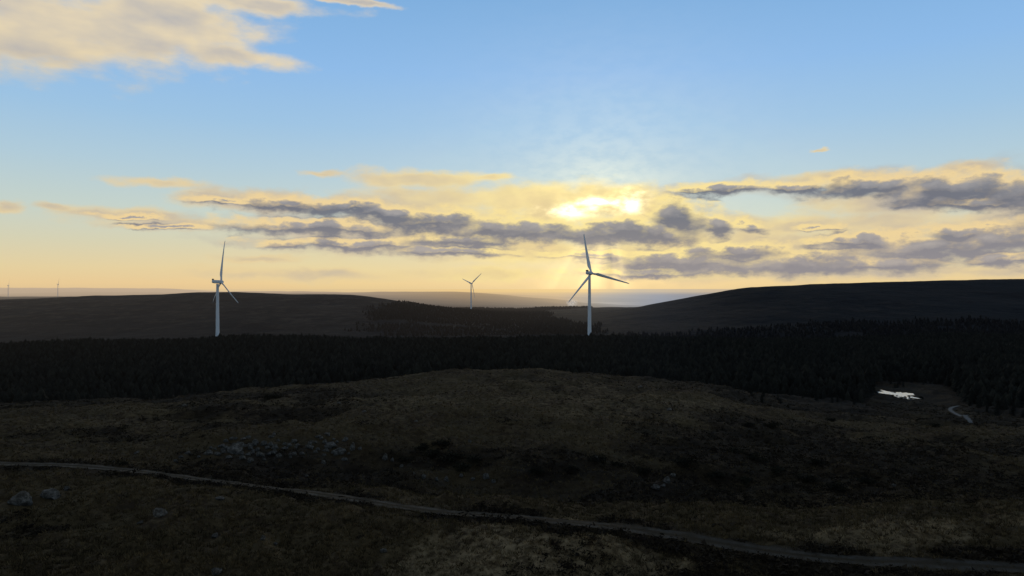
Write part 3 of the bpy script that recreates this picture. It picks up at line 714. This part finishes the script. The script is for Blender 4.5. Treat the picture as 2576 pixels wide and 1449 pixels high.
LIGHT = [(130,45,330,112),(330,90,270,68),(560,138,170,26),(430,55,220,72),(60,120,170,46),(600,3,220,22),(850,0,150,9),(-150,60,250,130),(390,456,100,13),(820,436,60,8),(1050,450,190,20),(1230,447,60,8),(15,518,50,14),(130,522,45,10),(300,538,150,18),(420,562,180,17),(650,650,100,10),(560,502,120,22),(700,505,170,28),(1150,500,270,34),(1300,505,180,40),(1500,488,160,32),(1590,520,85,44),(1420,530,140,28),
 (1300,630,180,36),(1000,590,300,46),(800,690,300,16),(1250,690,150,18),(2000,692,360,10),(2150,560,360,30),(2300,514,300,36),(2450,684,180,13),(2060,375,22,3.5),(2100,447,140,18),(2420,428,90,20),(2000,615,380,46),(2500,555,200,44),(1750,620,240,50)]
def field_group(name, blobs, kk):
    ng = bpy.data.node_groups.new(name, 'ShaderNodeTree')
    ng.interface.new_socket('P', in_out='INPUT', socket_type='NodeSocketVector'); ng.interface.new_socket('Field', in_out='OUTPUT', socket_type='NodeSocketFloat')
    q = NT(ng); a = q.new('NodeGroupInput'); b = q.new('NodeGroupOutput'); acc = None
    for (u, v, hw, hh) in blobs:
        c = P2(u, v); rr = P2(u + hw, v)[0] - c[0]; rt = hh / math.hypot(F, u - U0)
        l_ = q.v('LENGTH', q.v('MULTIPLY_ADD', a.outputs[0], (1 / rr, 1 / rt, 0), (-c[0] / rr, -c[1] / rt, 0)))
        acc = l_ if acc is None else q.m('SMOOTH_MIN', acc, l_, kk)
    ng.links.new(q.m('SUBTRACT', 1.0, acc), b.inputs[0]); return ng
gD = field_group('dark_cloud_field', DARK, .42); gL = field_group('light_cloud_field', LIGHT, .45)
def field(ng, p):
    k = n.new('ShaderNodeGroup'); k.node_tree = ng; n.put(k.inputs[0], p); return k.outputs[0]
dirv = n.new('ShaderNodeTexCoord').outputs['Generated']
x, y, z = n.sep(dirv)
hyp = n.m('MAXIMUM', n.m('SQRT', n.m('ADD', n.m('MULTIPLY', x, x), n.m('MULTIPLY', y, y))), .001)
az = n.m('ARCTAN2', x, y); t = n.m('DIVIDE', z, hyp); P = n.comb(az, t, 0.0)
wn = n.noise(n.v('MULTIPLY', P, (15, 28, 1)), 1.0, 5, .6).outputs['Color']
Pw = n.v('ADD', P, n.v('MULTIPLY', n.v('SUBTRACT', wn, (.5, .5, .5)), (.055, .027, 0)))
nz = n.noise(n.v('MULTIPLY', P, (32, 60, 1)), 1.0, 6, .56).outputs[0]
nzu = n.noise(n.v('MULTIPLY_ADD', P, (32, 60, 1), (0, .5, 0)), 1.0, 4, .5).outputs[0]
nb = n.noise(n.v('MULTIPLY_ADD', P, (13, 28, 1), (5, 3, 0)), 1.0, 5, .54).outputs[0]
nbu = n.noise(n.v('MULTIPLY_ADD', P, (13, 28, 1), (5, 3.45, 0)), 1.0, 3, .5).outputs[0]
nc = n.m('SUBTRACT', nz, .5); nbc = n.m('SUBTRACT', nb, .5)
FD = field(gD, Pw); FL = field(gL, Pw); FDu = field(gD, n.v('ADD', Pw, (0, .007, 0)))
dD = n.m('MULTIPLY_ADD', nc, 2.2, FD); dL = n.m('MULTIPLY_ADD', nbc, 2.1, FL)
aD = n.ss(dD, -.52, .40); thD = n.ss(dD, -.15, .85)
dV = n.m('MULTIPLY_ADD', nbc, 3.2, FD); aV = n.m('MULTIPLY', n.ss(dV, -1.0, .3), n.m('MULTIPLY', n.ss(t, .20, .15), .45))
aL = n.ss(dL, -.50, .56); thL = n.ss(dL, 0, .9)
top = n.m('MULTIPLY', n.m('SUBTRACT', FD, FDu), 2.6)
relD = n.m('MULTIPLY', n.m('SUBTRACT', nz, nzu), 2.7)
relL = n.m('MULTIPLY', n.m('SUBTRACT', nb, nbu), 2.4)
def tt(q): return (q + .1) / 1.3
def st(v): return tt((V0 - v) / F)
base = n.ramp(n.m('DIVIDE', n.m('ADD', t, .1), 1.3), [(0, (.02, .017, .014, 1)), (tt(-.012), (.03, .025, .02, 1)), (tt(-.004), S(218,190,146)), (st(715), S(228,198,148)), (st(680), S(224,204,158)), (st(620), S(209,205,177)), (st(540), S(192,206,200)), (st(440), S(173,200,215)), (st(330), S(154,192,224)), (st(190), S(138,183,229)), (st(0), S(122,171,219)), (tt(.62), S(112,134,160)), (tt(1.1), S(104,114,126))])
SD = (math.sin(SUN_AZ) * math.cos(SUN_EL), math.cos(SUN_AZ) * math.cos(SUN_EL), math.sin(SUN_EL))
ang = n.m('ARCCOSINE', n.m('MINIMUM', n.v('DOT_PRODUCT', n.v('NORMALIZE', dirv), SD), .99999))
g1 = n.m('EXPONENT', n.m('MULTIPLY', ang, -6.0)); g2 = n.m('EXPONENT', n.m('MULTIPLY', ang, -14.0))
skyt = n.new('ShaderNodeTexSky'); skyt.sky_type = 'NISHITA'; skyt.sun_disc = False; skyt.sun_elevation = SUN_EL; skyt.sun_rotation = SUN_AZ; skyt.altitude = 300
nish = n.v('MINIMUM', n.v('MULTIPLY', skyt.outputs[0], (.005, .005, .005)), (.06, .055, .045))
back = n.ss(y, -.7, .5); dim = n.m('MULTIPLY_ADD', back, .25, .75)
k_ = n.new('ShaderNodeVectorMath'); k_.operation = 'SCALE'; n.put(k_.inputs[0], base); n.put(k_.inputs['Scale'], dim)
sky = n.v('ADD', k_.outputs[0], nish)
def glow(c, fac, colr):
    k = n.v('SCALE', colr); n.put(k.node.inputs['Scale'], fac); return n.v('ADD', c, k)
sky = glow(sky, n.m('MULTIPLY', g1, n.ss(t, .22, .04)), (.19, .12, .0))
sky = glow(sky, g2, (.18, .14, .03))
near = n.ss(ang, .42, .05)
# pale lit clouds
lc = n.mix(near, S(230,206,158), S(255,231,154))
hi = n.ss(t, .22, .34)
lc = n.mix(hi, lc, S(240,218,174))
ls = n.mix(hi, n.mix(near, S(174,168,166), S(226,196,144)), S(170,169,174))
shade = n.m('ADD', n.m('MULTIPLY', n.m('MULTIPLY', thL, n.m('MULTIPLY_ADD', n.ss(t, .36, .42), .45, .55)), n.m('MULTIPLY_ADD', nbc, 1.6, .75)), n.m('MULTIPLY', relL, -.7), clamp=True)
lc = n.mix(n.m('MULTIPLY', shade, .9), lc, ls)
c = n.mix(n.m('MULTIPLY', aL, .88), sky, lc)
# thin grey veils joining the banks
vc = n.mix(near, S(176,170,168), S(212,190,154))
c = n.mix(aV, c, vc)
# golden light spreading through the cloud round the sun, and the bright break itself
c = glow(c, n.m('MULTIPLY', g2, n.ss(nz, .3, .65)), (.30, .22, .06))
def ell(u, v, hw, hh):
    hp = P2(u, v); rr = P2(u + hw, v)[0] - hp[0]; rt = hh / F
    return n.m('SUBTRACT', 1.0, n.v('LENGTH', n.v('MULTIPLY_ADD', Pw, (1 / rr, 1 / rt, 0), (-hp[0] / rr, -hp[1] / rt, 0))))
hot0 = n.m('MAXIMUM', n.m('MAXIMUM', ell(1448, 532, 56, 13), ell(1580, 512, 30, 24)), ell(1518, 508, 48, 9))
hot = n.ss(n.m('MULTIPLY_ADD', nc, 5.0, hot0), -1.9, 1.6)
c = glow(c, n.m('POWER', hot, 2.4), (1.9, 1.75, 1.2))
# dark cloud banks
low = n.ss(t, .02, .12)
dc = n.mix(low, S(142,138,144), S(108,112,125))
dc2 = n.mix(low, S(176,167,162), S(160,157,158))
dc = n.mix(n.m('ADD', n.m('ADD', n.m('MULTIPLY', n.ss(nb, .35, .7), .5), n.m('MULTIPLY', relD, .55)), n.m('MULTIPLY', top, .4), clamp=True), dc, dc2)
edge = n.mix(near, S(240,212,156), S(255,232,156))
thin = n.m('SUBTRACT', 1.0, thD)
ef = n.m('MULTIPLY', thin, n.m('ADD', n.m('ADD', n.m('MULTIPLY', top, 1.5), n.m('MULTIPLY', relD, .8)), .62), clamp=True)
dc = n.mix(ef, dc, edge)
c = n.mix(n.m('MULTIPLY', aD, .94), c, dc)
# soft shafts of light under the cloud bank
sa, stn = P2(1530, 500)
phi = n.m('ARCTAN2', n.m('SUBTRACT', az, sa), n.m('SUBTRACT', stn, t))
sh1 = n.m('MULTIPLY', n.ss(phi, -.90, -.30), n.ss(phi, .02, -.12))
sh2 = n.m('MULTIPLY', n.ss(phi, .03, .12), n.ss(phi, .38, .16))
rn = n.noise(n.comb(n.m('MULTIPLY', phi, 6.0), 0.0, 3.3), 1.0, 1).outputs[0]
shf = n.m('MULTIPLY', n.m('ADD', sh1, n.m('MULTIPLY', sh2, .8)), n.m('MULTIPLY_ADD', n.ss(rn, .3, .7), .8, .4))
ray = n.m('MULTIPLY', shf, n.m('MULTIPLY', n.ss(t, .080, .035), n.m('MULTIPLY', n.ss(t, -.01, .004), n.ss(ang, .25, .08))))
c = glow(c, ray, (.34, .25, .11))
bg = n.new('ShaderNodeBackground'); n.put(bg.inputs[0], c); bg.inputs[1].default_value = 1.0
wo = n.new('ShaderNodeOutputWorld'); w.node_tree.links.new(bg.outputs[0], wo.inputs[0])

# ------------------------------------------------------------------ sun and camera
sl = bpy.data.lights.new('sun', 'SUN'); sl.energy = .15; sl.angle = R(4); sl.color = (1, .78, .5)
so = bpy.data.objects.new('sun', sl); col.objects.link(so)
so.rotation_euler = Vector(SD).to_track_quat('Z', 'Y').to_euler()
cam = bpy.data.cameras.new('camera'); cam.lens = 24; cam.sensor_width = 36; cam.clip_end = 400000; cam.clip_start = .5
co = bpy.data.objects.new('camera', cam); col.objects.link(co); co.location = (0, 0, CZ); co.rotation_euler = (R(90), 0, 0); scene.camera = co
